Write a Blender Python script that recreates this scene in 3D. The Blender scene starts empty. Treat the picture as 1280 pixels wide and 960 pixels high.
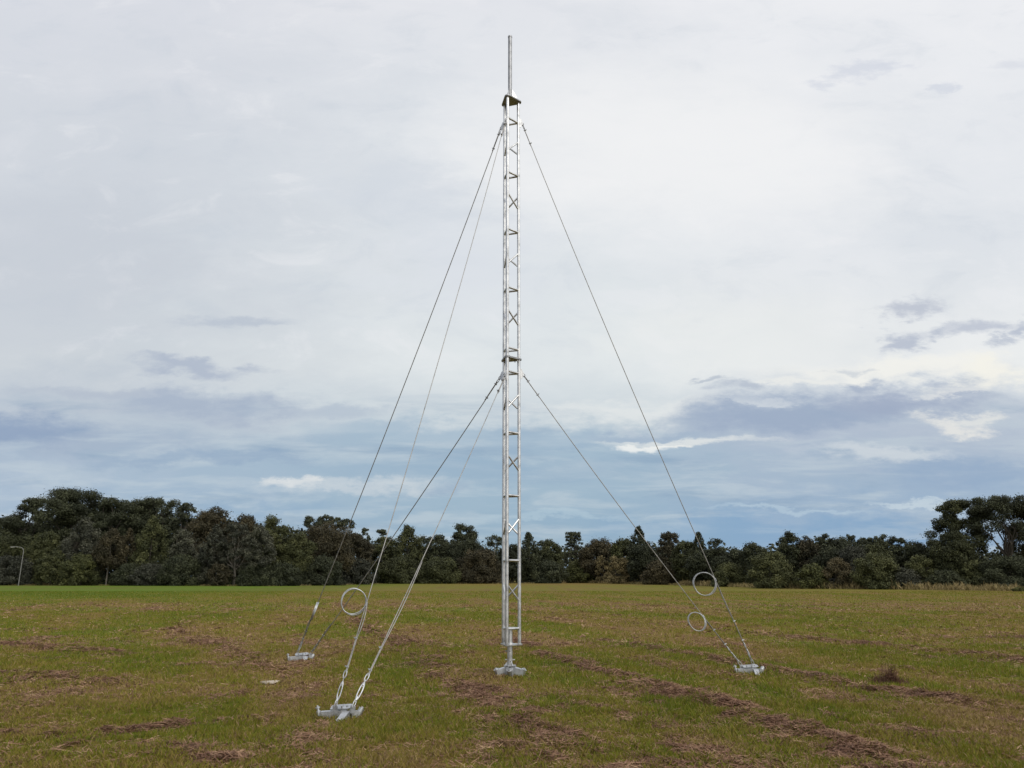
import bpy, math, random
import numpy as np
from mathutils import Vector, Matrix
rng = np.random.default_rng(7); random.seed(7)
scene = bpy.context.scene
C = scene.collection
PI = math.pi
CAM = np.array([0.0, -13.5, 1.6]); F = 961.0; PITCH = math.atan(241/961)
SP, CP = math.sin(PITCH), math.cos(PITCH)

# ------------------------------------------------------------------ camera
cam = bpy.data.cameras.new('camera'); co = bpy.data.objects.new('camera', cam); C.objects.link(co)
co.location = CAM; co.rotation_euler = (PI/2+PITCH, 0, 0)
cam.sensor_width = 36; cam.lens = 36*F/1280; cam.clip_end = 5000; cam.clip_start = .05
scene.camera = co

def ray(px, py):
    a, b = px-640, 480-py
    return np.array([a, F*CP-b*SP, F*SP+b*CP])
def G(px, py, h=0.0):            # ground point (height h) seen at a pixel
    d = ray(px, py); t = (h-CAM[2])/d[2]
    p = CAM+d*t; return np.array([p[0], p[1], h])
def at(px, py, dist):            # point at forward distance dist from the camera
    d = ray(px, py); return CAM+d*(dist/d[1])

# ------------------------------------------------------------------ helpers
def lin(r, g, b):
    f = lambda c: (c/255/12.92) if c/255 <= .04045 else ((c/255+.055)/1.055)**2.4
    return (f(r), f(g), f(b), 1)
def link(name, me, mat=None, parent=None):
    o = bpy.data.objects.new(name, me); C.objects.link(o)
    if mat is not None: me.materials.append(mat)
    if parent is not None: o.parent = parent
    return o
def tag(o, label=None, cat=None, group=None, kind=None):
    if label: o['label'] = label
    if cat: o['category'] = cat
    if group: o['group'] = group
    if kind: o['kind'] = kind
    return o
def empty(name, loc, rz=0):
    o = bpy.data.objects.new(name, None); C.objects.link(o); o.location = loc
    o.rotation_euler = (0, 0, rz); o.empty_display_size = .2; return o
def np_mesh(name, verts, faces, attrs=None, smooth=False):
    me = bpy.data.meshes.new(name); n = len(verts); k = faces.shape[1]; m = len(faces)
    me.vertices.add(n); me.vertices.foreach_set('co', np.ascontiguousarray(verts, dtype=np.float32).ravel())
    me.loops.add(m*k); me.loops.foreach_set('vertex_index', np.ascontiguousarray(faces, dtype=np.int32).ravel())
    me.polygons.add(m); me.polygons.foreach_set('loop_start', np.arange(0, m*k, k, dtype=np.int32))
    me.polygons.foreach_set('loop_total', np.full(m, k, dtype=np.int32))
    if smooth: me.polygons.foreach_set('use_smooth', np.ones(m, dtype=bool))
    for an, av in (attrs or {}).items():
        a = me.attributes.new(an, 'FLOAT', 'POINT'); a.data.foreach_set('value', np.ascontiguousarray(av, dtype=np.float32))
    me.update(); return me

class MB:                         # collects simple solids into one mesh
    def __init__(s): s.v = []; s.f = []; s.sm = []
    def add(s, vs, fs, smooth=False):
        o = len(s.v); s.v += [tuple(v) for v in vs]; s.f += [tuple(i+o for i in f) for f in fs]; s.sm += [smooth]*len(fs)
    def tube(s, pts, r, n=10, closed=False, cap=True):
        pts = [Vector(p) for p in pts]; N = len(pts); rr = r if isinstance(r, (list, tuple)) else [r]*N
        vs = []; up = None
        for i, p in enumerate(pts):
            if closed: d = pts[(i+1) % N]-pts[i-1]
            else: d = pts[min(i+1, N-1)]-pts[max(i-1, 0)]
            d.normalize()
            if up is None: up = Vector((0, 0, 1)) if abs(d.z) < .9 else Vector((1, 0, 0))
            a = d.cross(up).normalized(); b = a.cross(d).normalized(); up = b
            for k in range(n):
                t = 2*PI*k/n; vs.append(p+(a*math.cos(t)+b*math.sin(t))*rr[i])
        fs = []
        for i in range(N if closed else N-1):
            j = (i+1) % N
            for k in range(n):
                l = (k+1) % n; fs.append((i*n+k, i*n+l, j*n+l, j*n+k))
        s.add(vs, fs, True)
        if cap and not closed:
            s.add(vs[:n], [tuple(range(n-1, -1, -1))]); s.add(vs[-n:], [tuple(range(n))])
    def box(s, c, size, M=None, bev=0.0):
        x, y, z = [q/2 for q in size]; M = M or Matrix(); b = min(bev, x*.6, y*.6)
        out = [(-x+b, -y), (x-b, -y), (x, -y+b), (x, y-b), (x-b, y), (-x+b, y), (-x, y-b), (-x, -y+b)] if b > 0 else [(-x, -y), (x, -y), (x, y), (-x, y)]
        s.prism(out, -z, z, c, M)
    def prism(s, out, z0, z1, c=(0, 0, 0), M=None):
        M = M or Matrix(); c = Vector(c); n = len(out)
        vs = [c+M@Vector((p[0], p[1], z0)) for p in out]+[c+M@Vector((p[0], p[1], z1)) for p in out]
        s.add(vs, [tuple(range(n-1, -1, -1)), tuple(range(n, 2*n))]+[(k, (k+1) % n, n+(k+1) % n, n+k) for k in range(n)])
    def build(s, name, mat, parent=None):
        me = bpy.data.meshes.new(name); me.from_pydata(s.v, [], s.f); me.update()
        me.polygons.foreach_set('use_smooth', s.sm)
        return link(name, me, mat, parent)

# numpy value noise
def vnoise(x, y, seed=0):
    xi = np.floor(x).astype(np.int64); yi = np.floor(y).astype(np.int64); fx = x-xi; fy = y-yi
    fx = fx*fx*(3-2*fx); fy = fy*fy*(3-2*fy)
    def h(a, b):
        n = (a*374761393+b*668265263+seed*974634777) & 0x7fffffff
        n = ((n ^ (n >> 13))*1274126177) & 0x7fffffff
        return ((n ^ (n >> 16)) & 0xffff)/65535.0
    return (h(xi, yi)*(1-fx)+h(xi+1, yi)*fx)*(1-fy)+(h(xi, yi+1)*(1-fx)+h(xi+1, yi+1)*fx)*fy
def fbm(x, y, seed=0, o=4):
    s = 0; a = .5; t = 0
    for k in range(o): s = s+a*vnoise(x*2**k+17.3*k, y*2**k-9.1*k, seed+k); t += a; a *= .5
    return s/t
def sstep(a, b, x):
    t = np.clip((x-a)/(b-a), 0, 1); return t*t*(3-2*t)

# ------------------------------------------------------------------ materials
def newmat(name):
    m = bpy.data.materials.new(name); m.use_nodes = True; return m, m.node_tree.nodes, m.node_tree.links, m.node_tree.nodes['Principled BSDF']
def ramp(nd, stops, interp='LINEAR'):
    r = nd.new('ShaderNodeValToRGB'); e = r.color_ramp.elements; r.color_ramp.interpolation = interp
    while len(e) < len(stops): e.new(.5)
    for i, (p, c) in enumerate(stops): e[i].position = p; e[i].color = c if len(c) == 4 else (*c, 1)
    return r
def galv(name, base=.55, metal=.65, rough=.42, tint=(1, 1, 1)):
    m, nd, ln, b = newmat(name)
    tc = nd.new('ShaderNodeTexCoord'); n1 = nd.new('ShaderNodeTexNoise'); n1.inputs['Scale'].default_value = 9; n1.inputs['Detail'].default_value = 6
    ln.new(tc.outputs['Object'], n1.inputs['Vector'])
    v = nd.new('ShaderNodeTexVoronoi'); v.inputs['Scale'].default_value = 60; ln.new(tc.outputs['Object'], v.inputs['Vector'])
    mx = nd.new('ShaderNodeMath'); mx.operation = 'MULTIPLY_ADD'; mx.inputs[1].default_value = .25; ln.new(v.outputs['Distance'], mx.inputs[0]); ln.new(n1.outputs['Fac'], mx.inputs[2])
    c = lambda k: tuple(base*k*t for t in tint)
    r = ramp(nd, [(.38, c(.55)), (.55, c(.95)), (.75, c(1.25))]); ln.new(mx.outputs[0], r.inputs['Fac']); ln.new(r.outputs['Color'], b.inputs['Base Color'])
    rr = nd.new('ShaderNodeMapRange'); rr.inputs['To Min'].default_value = rough-.1; rr.inputs['To Max'].default_value = rough+.15
    ln.new(n1.outputs['Fac'], rr.inputs['Value']); ln.new(rr.outputs[0], b.inputs['Roughness']); b.inputs['Metallic'].default_value = metal
    return m
GALV = galv('galvanised_steel', .56, .92, .33, (.985, 1, 1.02))
GALV_D = galv('dull_galvanised_steel', .30, .75, .45, (.97, 1, 1.06))
WIRE = galv('wire_rope', .27, .75, .45, (1, .98, .94))
FOOTM = galv('bright_galvanised_steel', .46, .85, .40, (.97, 1, 1.04))
BOLT = galv('bolt_steel', .38, .7, .35)

def leafmat(name, cols, trans=0):
    m, nd, ln, b = newmat(name)
    a = nd.new('ShaderNodeAttribute'); a.attribute_name = 'tint'
    r = ramp(nd, [(i/(len(cols)-1), c) for i, c in enumerate(cols)]); ln.new(a.outputs['Fac'], r.inputs['Fac'])
    ln.new(r.outputs['Color'], b.inputs['Base Color']); b.inputs['Roughness'].default_value = .7; b.inputs['Specular IOR Level'].default_value = .25
    if trans:
        t = nd.new('ShaderNodeBsdfTranslucent'); ln.new(r.outputs['Color'], t.inputs['Color']); s = nd.new('ShaderNodeMixShader'); s.inputs[0].default_value = trans
        ln.new(b.outputs[0], s.inputs[1]); ln.new(t.outputs[0], s.inputs[2]); ln.new(s.outputs[0], nd['Material Output'].inputs['Surface'])
    return m
LEAF = {
 'dk': leafmat('dark_foliage', [(.020, .025, .014), (.038, .044, .022), (.085, .094, .048)]),
 'ol': leafmat('olive_foliage', [(.026, .031, .013), (.056, .062, .024), (.112, .116, .046)]),
 'br': leafmat('brownish_foliage', [(.026, .025, .014), (.052, .045, .024), (.104, .084, .042)]),
 'gy': leafmat('grey_green_foliage', [(.027, .030, .022), (.054, .057, .040), (.13, .13, .09)]),
 'yg': leafmat('yellow_green_foliage', [(.036, .042, .016), (.078, .084, .028), (.145, .145, .05)]),
 'tn': leafmat('tan_foliage', [(.09, .078, .038), (.17, .14, .068), (.25, .20, .10)]),
}
def simple(name, col, rough=.8, metal=0, var=.25, scale=4):
    m, nd, ln, b = newmat(name)
    tc = nd.new('ShaderNodeTexCoord'); n1 = nd.new('ShaderNodeTexNoise'); n1.inputs['Scale'].default_value = scale; n1.inputs['Detail'].default_value = 5
    ln.new(tc.outputs['Object'], n1.inputs['Vector'])
    r = ramp(nd, [(.3, tuple(c*(1-var) for c in col)), (.7, tuple(c*(1+var) for c in col))]); ln.new(n1.outputs['Fac'], r.inputs['Fac'])
    ln.new(r.outputs['Color'], b.inputs['Base Color']); b.inputs['Roughness'].default_value = rough; b.inputs['Metallic'].default_value = metal
    return m
BARK = simple('bark', (.065, .056, .045)); PALEBARK = simple('pale_bark', (.17, .155, .13), scale=2)
POST = simple('weathered_post', (.12, .11, .10)); LAMPM = simple('lamp_pole_paint', (.17, .17, .165), .6)
STONE = simple('pale_stone', (.42, .37, .31), .9, scale=14)

# ------------------------------------------------------------------ field maps (world space)
def seg_dist(x, y, pts):
    best = np.full(x.shape, 1e9)
    for (x0, y0), (x1, y1) in zip(pts[:-1], pts[1:]):
        dx, dy = x1-x0, y1-y0; L = dx*dx+dy*dy+1e-9
        t = np.clip(((x-x0)*dx+(y-y0)*dy)/L, 0, 1)
        best = np.minimum(best, np.hypot(x-x0-t*dx, y-y0-t*dy))
    return best
ROWS = [  # pixel polylines turned into ground points: (points, half width, strength)
 ([(640, 800), (700, 822), (760, 845), (850, 876), (960, 902), (1060, 940), (1200, 985)], .34, 1.0),
 ([(790, 806), (880, 823), (960, 836), (1040, 853), (1120, 868), (1240, 884), (1400, 915)], .30, .85),
 ([(850, 783), (940, 792), (1050, 804), (1150, 812), (1280, 828), (1500, 850)], .38, .75),
 ([(440, 772), (480, 797), (530, 825), (585, 868), (640, 905), (740, 958), (900, 1050)], .40, .95),
 ([(215, 786), (300, 822), (330, 835)], .45, .8),
 ([(-60, 800), (120, 815), (160, 818)], .42, .8),
 ([(-60, 845), (60, 848), (110, 858)], .55, .9),
 ([(-80, 922), (130, 914), (400, 898)], .14, .9),
 ([(180, 945), (290, 950)], .26, .8),
 ([(620, 938), (700, 945), (820, 960)], .34, .8),
 ([(1080, 790), (1180, 796), (1330, 800)], .30, .7),
 ([(900, 765), (1040, 772), (1280, 778)], .5, .3),
 ([(1020, 932), (1120, 922), (1230, 926)], .30, .6),
 ([(640, 762), (760, 776), (850, 783)], .4, .35),
 ([(-60, 790), (60, 787)], .6, .6), ([(170, 790), (210, 790)], .35, .7), ([(740, 886), (820, 884)], .12, .6),
]
ROWS = [([tuple(G(*p)[:2]) for p in pts], w, s) for pts, w, s in ROWS]
def maps(x, y):
    """returns (dry 0..1, hay 0..1)"""
    u = x*.96+y*.28; v = -x*.28+y*.96          # across / along the mowing direction
    wx = (fbm(x*.9, y*.9, 3)-.5)*1.0; wy = (fbm(x*.9, y*.9, 5)-.5)*1.0
    hay = np.zeros_like(x)
    for pts, w, s in ROWS:
        d = seg_dist(x+wx*.8, y+wy*.8, pts)
        m = ((1-sstep(w*.2, w*1.1, d))*.6+(1-sstep(w*.5, w*2.3, d))*.4)*s
        hay = np.maximum(hay, m)
    brk = fbm(x*1.3+40, y*1.3, 11, 4)
    hay = hay*sstep(.20, .48, brk)*(.55+.45*sstep(.3, .55, fbm(x*4.1, y*2.6, 13, 3)))
    rowish = .5+.5*np.cos(u*2*PI/3.3+2.5*(fbm(x*.15, y*.15, 8)-.5)*2)
    dry = sstep(.40, .66, fbm(u*.45, v*.16, 21, 5))*.42+.65*(fbm(x*1.6, y*1.1, 31, 4)-.5)+.20
    dry = dry+.26*(rowish**3)*sstep(.35, .6, fbm(u*.5, v*.25, 77, 3))
    # spots noise: many small tufts of thrown hay
    small = sstep(.66, .76, fbm(x*2.1, y*1.3, 51, 3))
    hay = np.maximum(hay, .35*small)
    hay = np.maximum(hay, .42*(rowish**8)*sstep(.42, .62, fbm(x*1.1+9, y*.5, 57, 4)))
    far = sstep(60, 110, y); dry = dry*(1-far)+(.18+.8*(fbm(x*.03, y*.06, 61, 4)-.3))*far
    lush = (1-sstep(-46, -8, x))*sstep(26, 62, y)*(.75+.5*(fbm(x*.12, y*.2, 66, 3)-.5)); dry = dry*(1-lush)-.3*lush
    near = 1-sstep(-7, -2, y); dry = dry+.18*near
    band = sstep(35, 60, x*.6+y*.25)*sstep(30, 60, y); dry = dry+.12*band
    return np.clip(dry, -.3, 1), np.clip(hay, 0, 1)
def height(x, y, hay=None):
    if hay is None: hay = maps(x, y)[1]
    fade = 1-sstep(40, 90, np.hypot(x, y+13.5))
    h = ((fbm(x*.5, y*.5, 91, 3)-.5)*.09+(fbm(x*2.2, y*2.2, 95, 3)-.5)*.05)
    keep = np.ones_like(x)
    for cx, cy, _ in FLAT: keep = np.minimum(keep, sstep(.3, .9, np.hypot(x-cx, y-cy)))
    return (h*keep+hay*.04*(.2+1.6*vnoise(x*6, y*6, 99)))*fade
A_C = G(424, 899); B_C = G(376, 826.5); C_C = G(938, 843)
FLAT = [tuple(A_C), tuple(B_C), tuple(C_C), (-.035, 0, 0)]

# ------------------------------------------------------------------ ground sheet
def axis(fine0, fine1, step, far):
    a = list(np.arange(fine0, fine1+1e-6, step)); s = step
    while a[-1] < far: s *= 1.18; a.append(a[-1]+s)
    s = step; b = []
    q = fine0
    while q > -far: s *= 1.18; q -= s; b.append(q)
    return np.array(b[::-1]+a)
xs = axis(-16, 18, .07, 2500); ys = axis(-9, 16, .07, 2500)
X, Y = np.meshgrid(xs, ys, indexing='xy'); D_, H_ = maps(X.ravel(), Y.ravel())
Z = height(X.ravel(), Y.ravel(), H_)
nx, ny = len(xs), len(ys); I = np.arange(nx*ny).reshape(ny, nx)
fc = np.stack([I[:-1, :-1], I[:-1, 1:], I[1:, 1:], I[1:, :-1]], -1).reshape(-1, 4)
gm, nd, ln, b = newmat('mown_field')
tc = nd.new('ShaderNodeTexCoord')
def attr(nd, n): a = nd.new('ShaderNodeAttribute'); a.attribute_name = n; return a
ad, ah = attr(nd, 'dry'), attr(nd, 'hay')
n1 = nd.new('ShaderNodeTexNoise'); n1.inputs['Scale'].default_value = 12; n1.inputs['Detail'].default_value = 8; n1.inputs['Roughness'].default_value = .7; ln.new(tc.outputs['Object'], n1.inputs['Vector'])
n2 = nd.new('ShaderNodeTexNoise'); n2.inputs['Scale'].default_value = .8; n2.inputs['Detail'].default_value = 8; n2.inputs['Roughness'].default_value = .7
mp = nd.new('ShaderNodeMapping'); mp.inputs['Scale'].default_value = (1, .35, 1); mp.inputs['Rotation'].default_value = (0, 0, .28); ln.new(tc.outputs['Object'], mp.inputs['Vector']); ln.new(mp.outputs[0], n2.inputs['Vector'])
def math_(op, a, bb, c=None):
    m = nd.new('ShaderNodeMath'); m.operation = op
    for i, v in enumerate((a, bb, c)):
        if v is None: continue
        if isinstance(v, (int, float)): m.inputs[i].default_value = v
        else: ln.new(v, m.inputs[i])
    return m.outputs[0]
s_ = math_('MULTIPLY_ADD', n1.outputs['Fac'], .9, ad.outputs['Fac']); s_ = math_('MULTIPLY_ADD', n2.outputs['Fac'], .7, s_); s_ = math_('SUBTRACT', s_, .58)
r1 = ramp(nd, [(0, (.095, .155, .014)), (.22, (.098, .126, .012)), (.48, (.138, .132, .018)), (.78, (.165, .120, .030)), (1, (.18, .112, .050))]); ln.new(s_, r1.inputs['Fac'])
mx = nd.new('ShaderNodeMix'); mx.data_type = 'RGBA'; ln.new(ah.outputs['Fac'], mx.inputs['Factor']); ln.new(r1.outputs['Color'], mx.inputs['A']); mx.inputs['B'].default_value = (.135, .070, .044, 1)
dk = ramp(nd, [(.35, (.45, .45, .45)), (.6, (1.15, 1.15, 1.15))]); ln.new(n1.outputs['Fac'], dk.inputs['Fac'])
mu = nd.new('ShaderNodeMix'); mu.data_type = 'RGBA'; mu.blend_type = 'MULTIPLY'; mu.inputs['Factor'].default_value = .8; ln.new(mx.outputs['Result'], mu.inputs['A']); ln.new(dk.outputs['Color'], mu.inputs['B'])
ln.new(mu.outputs['Result'], b.inputs['Base Color']); b.inputs['Roughness'].default_value = .95; b.inputs['Specular IOR Level'].default_value = .1
bp = nd.new('ShaderNodeBump'); bp.inputs['Strength'].default_value = .8; bp.inputs['Distance'].default_value = .06; ln.new(n1.outputs['Fac'], bp.inputs['Height']); ln.new(bp.outputs[0], b.inputs['Normal'])
g = link('ground', np_mesh('ground', np.stack([X.ravel(), Y.ravel(), Z], 1), fc, {'dry': D_, 'hay': H_}, True), gm); tag(g, kind='structure')

# ------------------------------------------------------------------ grass blades
GR = leafmat('grass_blades', [(.098, .142, .012), (.155, .182, .016), (.208, .190, .025), (.27, .198, .060), (.36, .26, .13), (.17, .105, .060)], .3)
HAYM = leafmat('dry_grass', [(.078, .038, .026), (.175, .094, .060), (.29, .175, .110), (.47, .34, .20)], .1)
def blades(n, x, y, z, L, W, lean, tint, flat=False):
    th = rng.random(n)*2*PI; ph = rng.random(n)*2*PI
    wx, wy = np.cos(th)*W/2, np.sin(th)*W/2
    dx, dy = np.cos(ph)*lean*L, np.sin(ph)*lean*L; dz = L*np.sqrt(np.clip(1-lean**2, .02, 1))
    v = np.empty((n, 4, 3))
    v[:, 0] = np.stack([x-wx, y-wy, z], 1); v[:, 1] = np.stack([x+wx, y+wy, z], 1)
    v[:, 2] = np.stack([x+dx*.45+wx*.8, y+dy*.45+wy*.8, z+dz*.62], 1)
    v[:, 3] = np.stack([x+dx, y+dy, z+dz], 1)
    f = np.arange(n*4).reshape(n, 4)
    # order 0,1,2,3 keeps a curved pointed blade
    return v.reshape(-1, 3), f, np.repeat(tint, 4)
def wedge(n, r0, r1, margin):
    """points in the camera's view wedge plus side margin"""
    d = np.sqrt(rng.random(n)*(r1*r1-r0*r0)+r0*r0); s = rng.random(n)*2-1
    return s*(d*.70+margin), d-13.5
V, FF, T = [], [], []; off = 0
for n, r0, r1, mg, L0, W0 in ((330000, 6.2, 11, 1.5, .055, .0075), (260000, 11, 19, 2, .06, .012), (200000, 19, 38, 3, .065, .022), (140000, 38, 90, 5, .075, .05)):
    x, y = wedge(n, r0, r1, mg); d, h = maps(x, y); z = height(x, y, h)-.006
    clump = fbm(x*3.3, y*3.3, 41, 3); keep = rng.random(n) < (.25+1.5*sstep(.32, .62, clump))*(1-.55*h)
    x, y, z, d, h, clump = [q[keep] for q in (x, y, z, d, h, clump)]; m = len(x)
    L = L0*(.45+1.0*rng.random(m))*(.55+1.0*clump)*(1.1-.3*np.clip(d, 0, 1)); W = W0*(.6+.8*rng.random(m))
    lean = np.clip(.25+.35*rng.random(m)+.3*np.clip(d, 0, 1)*rng.random(m), 0, .97)
    tint = np.clip(.08+.62*d+.42*(rng.random(m)-.5)+.35*(clump-.5)+.40*(rng.random(m) < .10), 0, 1)
    v, f, t = blades(m, x, y, z, L, W, lean, tint); V.append(v); FF.append(f+off); T.append(t); off += len(v)
me = np_mesh('grass', np.concatenate(V), np.concatenate(FF), {'tint': np.concatenate(T)})
tag(link('grass', me, GR), 'short mown green and yellowing grass covering the whole field', 'grass', kind='stuff')

def straws(x, y, z, L, W, tint, tilt=.35):
    n = len(x); ph = rng.random(n)*2*PI; el = (rng.random(n)-.25)*tilt*2
    dx, dy, dz = np.cos(ph)*np.cos(el)*L/2, np.sin(ph)*np.cos(el)*L/2, np.sin(el)*L/2
    wx, wy, wz = -np.sin(ph)*W/2, np.cos(ph)*W/2, (rng.random(n)-.5)*W
    c = np.stack([x, y, z], 1); d = np.stack([dx, dy, dz], 1); w = np.stack([wx, wy, wz], 1); bend = np.stack([-dy*.3, dx*.3, 0*dz], 1)*(rng.random((n, 1))-.5)
    v = np.stack([c-d-w*.6, c+bend-w, c+bend+w, c-d+w*.6, c+d-w*.4, c+d+w*.4], 1)
    i = np.arange(n)[:, None]*6; f = np.concatenate([i+[[0, 1, 2, 3]], i+[[1, 4, 5, 2]]], 0)
    return v.reshape(-1, 3), f, np.repeat(tint, 6)
V, FF, T = [], [], []; off = 0
for n, r0, r1, mg, L0, W0 in ((1000000, 6.2, 12, 1.5, .10, .006), (650000, 12, 22, 2, .12, .010), (320000, 22, 50, 3, .16, .026)):
    x, y = wedge(n, r0, r1, mg); d, h = maps(x, y)
    keep = rng.random(n) < h**1.1*.55+.022+.05*np.clip(d, 0, 1)
    x, y, h = x[keep], y[keep], h[keep]; m = len(x); lum = fbm(x*4, y*4, 71, 3)
    z = height(x, y, h)+(.012+.05*h*rng.random(m)*(.4+1.2*lum))
    tint = np.clip(.10+.55*rng.random(m)**1.3+.5*(lum-.5)+.22*(1-h), 0, 1)
    v, f, t = straws(x, y, z, L0*(.4+rng.random(m)), W0*(.6+.8*rng.random(m)), tint); V.append(v); FF.append(f+off); T.append(t); off += len(v)
me = np_mesh('hay', np.concatenate(V), np.concatenate(FF), {'tint': np.concatenate(T)})
tag(link('hay', me, HAYM), 'brown cut dry grass lying in long broken rows across the mown field', 'hay', kind='stuff')

# clod of hay and the pale flat stone
p = G(1110, 857); n = 1500
cl = empty('hay_clump', p); tag(cl, 'dark brown upright clump of cut hay standing on the windrow at right', 'hay clump')
mb = MB(); rings = 7; seg = 16; vs = []
for i in range(rings+1):
    t = i/rings
    for k in range(seg):
        a = 2*PI*k/seg; r = (.12*math.sqrt(max(0, 1-t*t))+.01)*(1+.3*math.sin(2*a+1)+.25*random.random()); vs.append((math.cos(a)*r+.02*t, math.sin(a)*r, .12*t-.03+.02*random.random()))
mb.add(vs, [(i*seg+k, i*seg+(k+1) % seg, (i+1)*seg+(k+1) % seg, (i+1)*seg+k) for i in range(rings) for k in range(seg)]+[tuple(rings*seg+k for k in range(seg))])
mb.build('core', simple('matted_hay', (.055, .036, .028), 1, scale=30), cl)
n = 2600; w_ = rng.integers(0, 4, n); cx_ = np.array([0, .05, -.10, .16])[w_]; cy_ = np.array([0, -.04, .03, .0])[w_]; hz = np.array([.17, .20, .08, .07])[w_]; rd = np.array([.10, .06, .12, .12])[w_]
v, f, tt = straws(cx_+rng.normal(size=n)*rd*.6, cy_+rng.normal(size=n)*rd*.6, np.abs(rng.normal(size=n))*hz*.55+.01, .04+.10*rng.random(n), np.full(n, .006), .45*rng.random(n)**1.3, 1.1)
link('straw', np_mesh('straw', v, f, {'tint': tt}), HAYM, cl)
p = G(337, 855)
mb = MB(); out = [(math.cos(a)*(.115+.035*math.sin(3*a)+.012*math.sin(7*a+1)), math.sin(a)*(.13+.025*math.cos(2*a)+.01*math.sin(5*a))) for a in np.linspace(0, 2*PI, 28)[:-1]]
mb.prism(out, 0, .018); N = len(out); mb.prism([(q[0]*.7-.01, q[1]*.6) for q in out], -.0, .026)
st = mb.build('flat_stone', STONE); st.location = (p[0], p[1], height(np.array([p[0]]), np.array([p[1]]))[0]+.015); st.rotation_euler = (.05, -.04, .2)
tag(st, 'small pale flat stone lying in the grass left of the nearest guy anchor', 'stone')

# ------------------------------------------------------------------ lattice mast
OX = -.035
Lg = {'left': (-.11+OX, .12), 'right': (.16+OX, .0345), 'front': (-.05+OX, -.156)}
mast = empty('lattice_mast', (0, 0, 0)); tag(mast, 'tall triangular galvanised lattice mast with thin top pole standing in the middle of the field', 'mast')
LEGR = .029
def tri_plate(name, z, th, grow, mat):
    mb = MB(); cx = sum(p[0] for p in Lg.values())/3; cy = sum(p[1] for p in Lg.values())/3; out = []
    for k in ('front', 'right', 'left'):
        p = Lg[k]; d = Vector((p[0]-cx, p[1]-cy)).normalized(); a0 = math.atan2(d.y, d.x)
        for q in (-.9, -.45, 0, .45, .9): out.append((p[0]+math.cos(a0+q)*grow, p[1]+math.sin(a0+q)*grow))
    mb.prism(out, z, z+th); return mb.build(name, mat, mast)
for z0, z1 in ((.515, 5.439), (5.468, 10.79)):
    for k, (x, y) in Lg.items():
        mb = MB(); mb.tube([(x, y, z0), (x, y, z1)], LEGR, 16); mb.build('leg', GALV, mast)
tri_plate('base_plate', .495, .02, .05, GALV); tri_plate('splice_plate', 5.440, .012, .05, GALV_D); tri_plate('splice_plate', 5.455, .012, .052, GALV_D)
tri_plate('top_plate', 10.79, .022, .062, GALV_D)
lv_lo = [.76, 1.87, 2.97, 4.08, 5.19]; lv_hi = [5.635, 6.80, 7.97, 9.16, 10.33]
faces = [('front', 'right'), ('right', 'left'), ('left', 'front')]
def brace(a, za, b_, zb, nm='crossbar', r=.020):
    pa, pb = Vector((*Lg[a], za)), Vector((*Lg[b_], zb)); d = (pb-pa).normalized()
    mb = MB(); mb.tube([pa+d*.02, pb-d*.02], r, 10); mb.build(nm, GALV, mast)
for lv in (lv_lo, lv_hi):
    for z in lv:
        for a, b_ in faces: brace(a, z, b_, z)
for lv, seq in ((lv_lo, 'X<X<'), (lv_hi, '<X<X')):
    # upward: lower section X at 741, < at 657, X at 579, < at 508; upper: X 397, < 327, X 253, < 185
    if lv is lv_hi: seq = 'X<X<'
    for i, kd in enumerate(seq):
        zc = (lv[i]+lv[i+1])/2+.02; h = .14
        for a, b_ in faces:
            if kd == '<': brace(a, zc-h, b_, zc+h, 'diagonal', .0165)
            else: brace(a, zc+h, b_, zc-h, 'diagonal', .0165)
# bolts of the splice
for k, (x, y) in Lg.items():
    for q in (.7, 2.8, 4.9):
        bx, by = x*.8+OX*.2+.0+.045*math.cos(q)*.9, y*.8+.045*math.sin(q)*.9
        mb = MB(); mb.tube([(bx, by, 5.405), (bx, by, 5.50)], .011, 6); mb.build('bolt', BOLT, mast)
# top pole with gussets
PX = OX-.005
mb = MB(); mb.tube([(PX, 0, 10.812), (PX, 0, 12.28)], .040, 18); mb.build('top_pole', GALV_D, mast)
mb = MB(); mb.tube([(PX, 0, 12.27), (PX, 0, 12.30)], .044, 18); mb.build('pole_cap', GALV_D, mast)
for k, (x, y) in Lg.items():
    d = Vector((x-PX, y, 0)).normalized(); M = Matrix(((d.x, 0, -d.y), (d.y, 0, d.x), (0, 1, 0)))
    mb = MB(); mb.prism([(.041, 0), (.14, 0), (.14, .10), (.041, .26)], -.005, .005, (PX, 0, 10.813), M.to_4x4()); mb.build('gusset', GALV, mast)
# guy lugs on the legs
def lug(k, z, tgt):
    x, y = Lg[k]; d = Vector((tgt[0]-x, tgt[1]-y, 0)).normalized(); M = Matrix(((d.x, 0, -d.y), (d.y, 0, d.x), (0, 1, 0))).to_4x4()
    mb = MB(); mb.prism([(.027, -.10), (.05, -.10), (.085, -.035), (.09, .0), (.075, .03), (.05, .085), (.027, .09)], -.006, .006, (x, y, z), M)
    o = mb.build('guy_lug', GALV, mast)
    return Vector((x, y, z))+d*.075+Vector((0, 0, -.012))
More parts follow.
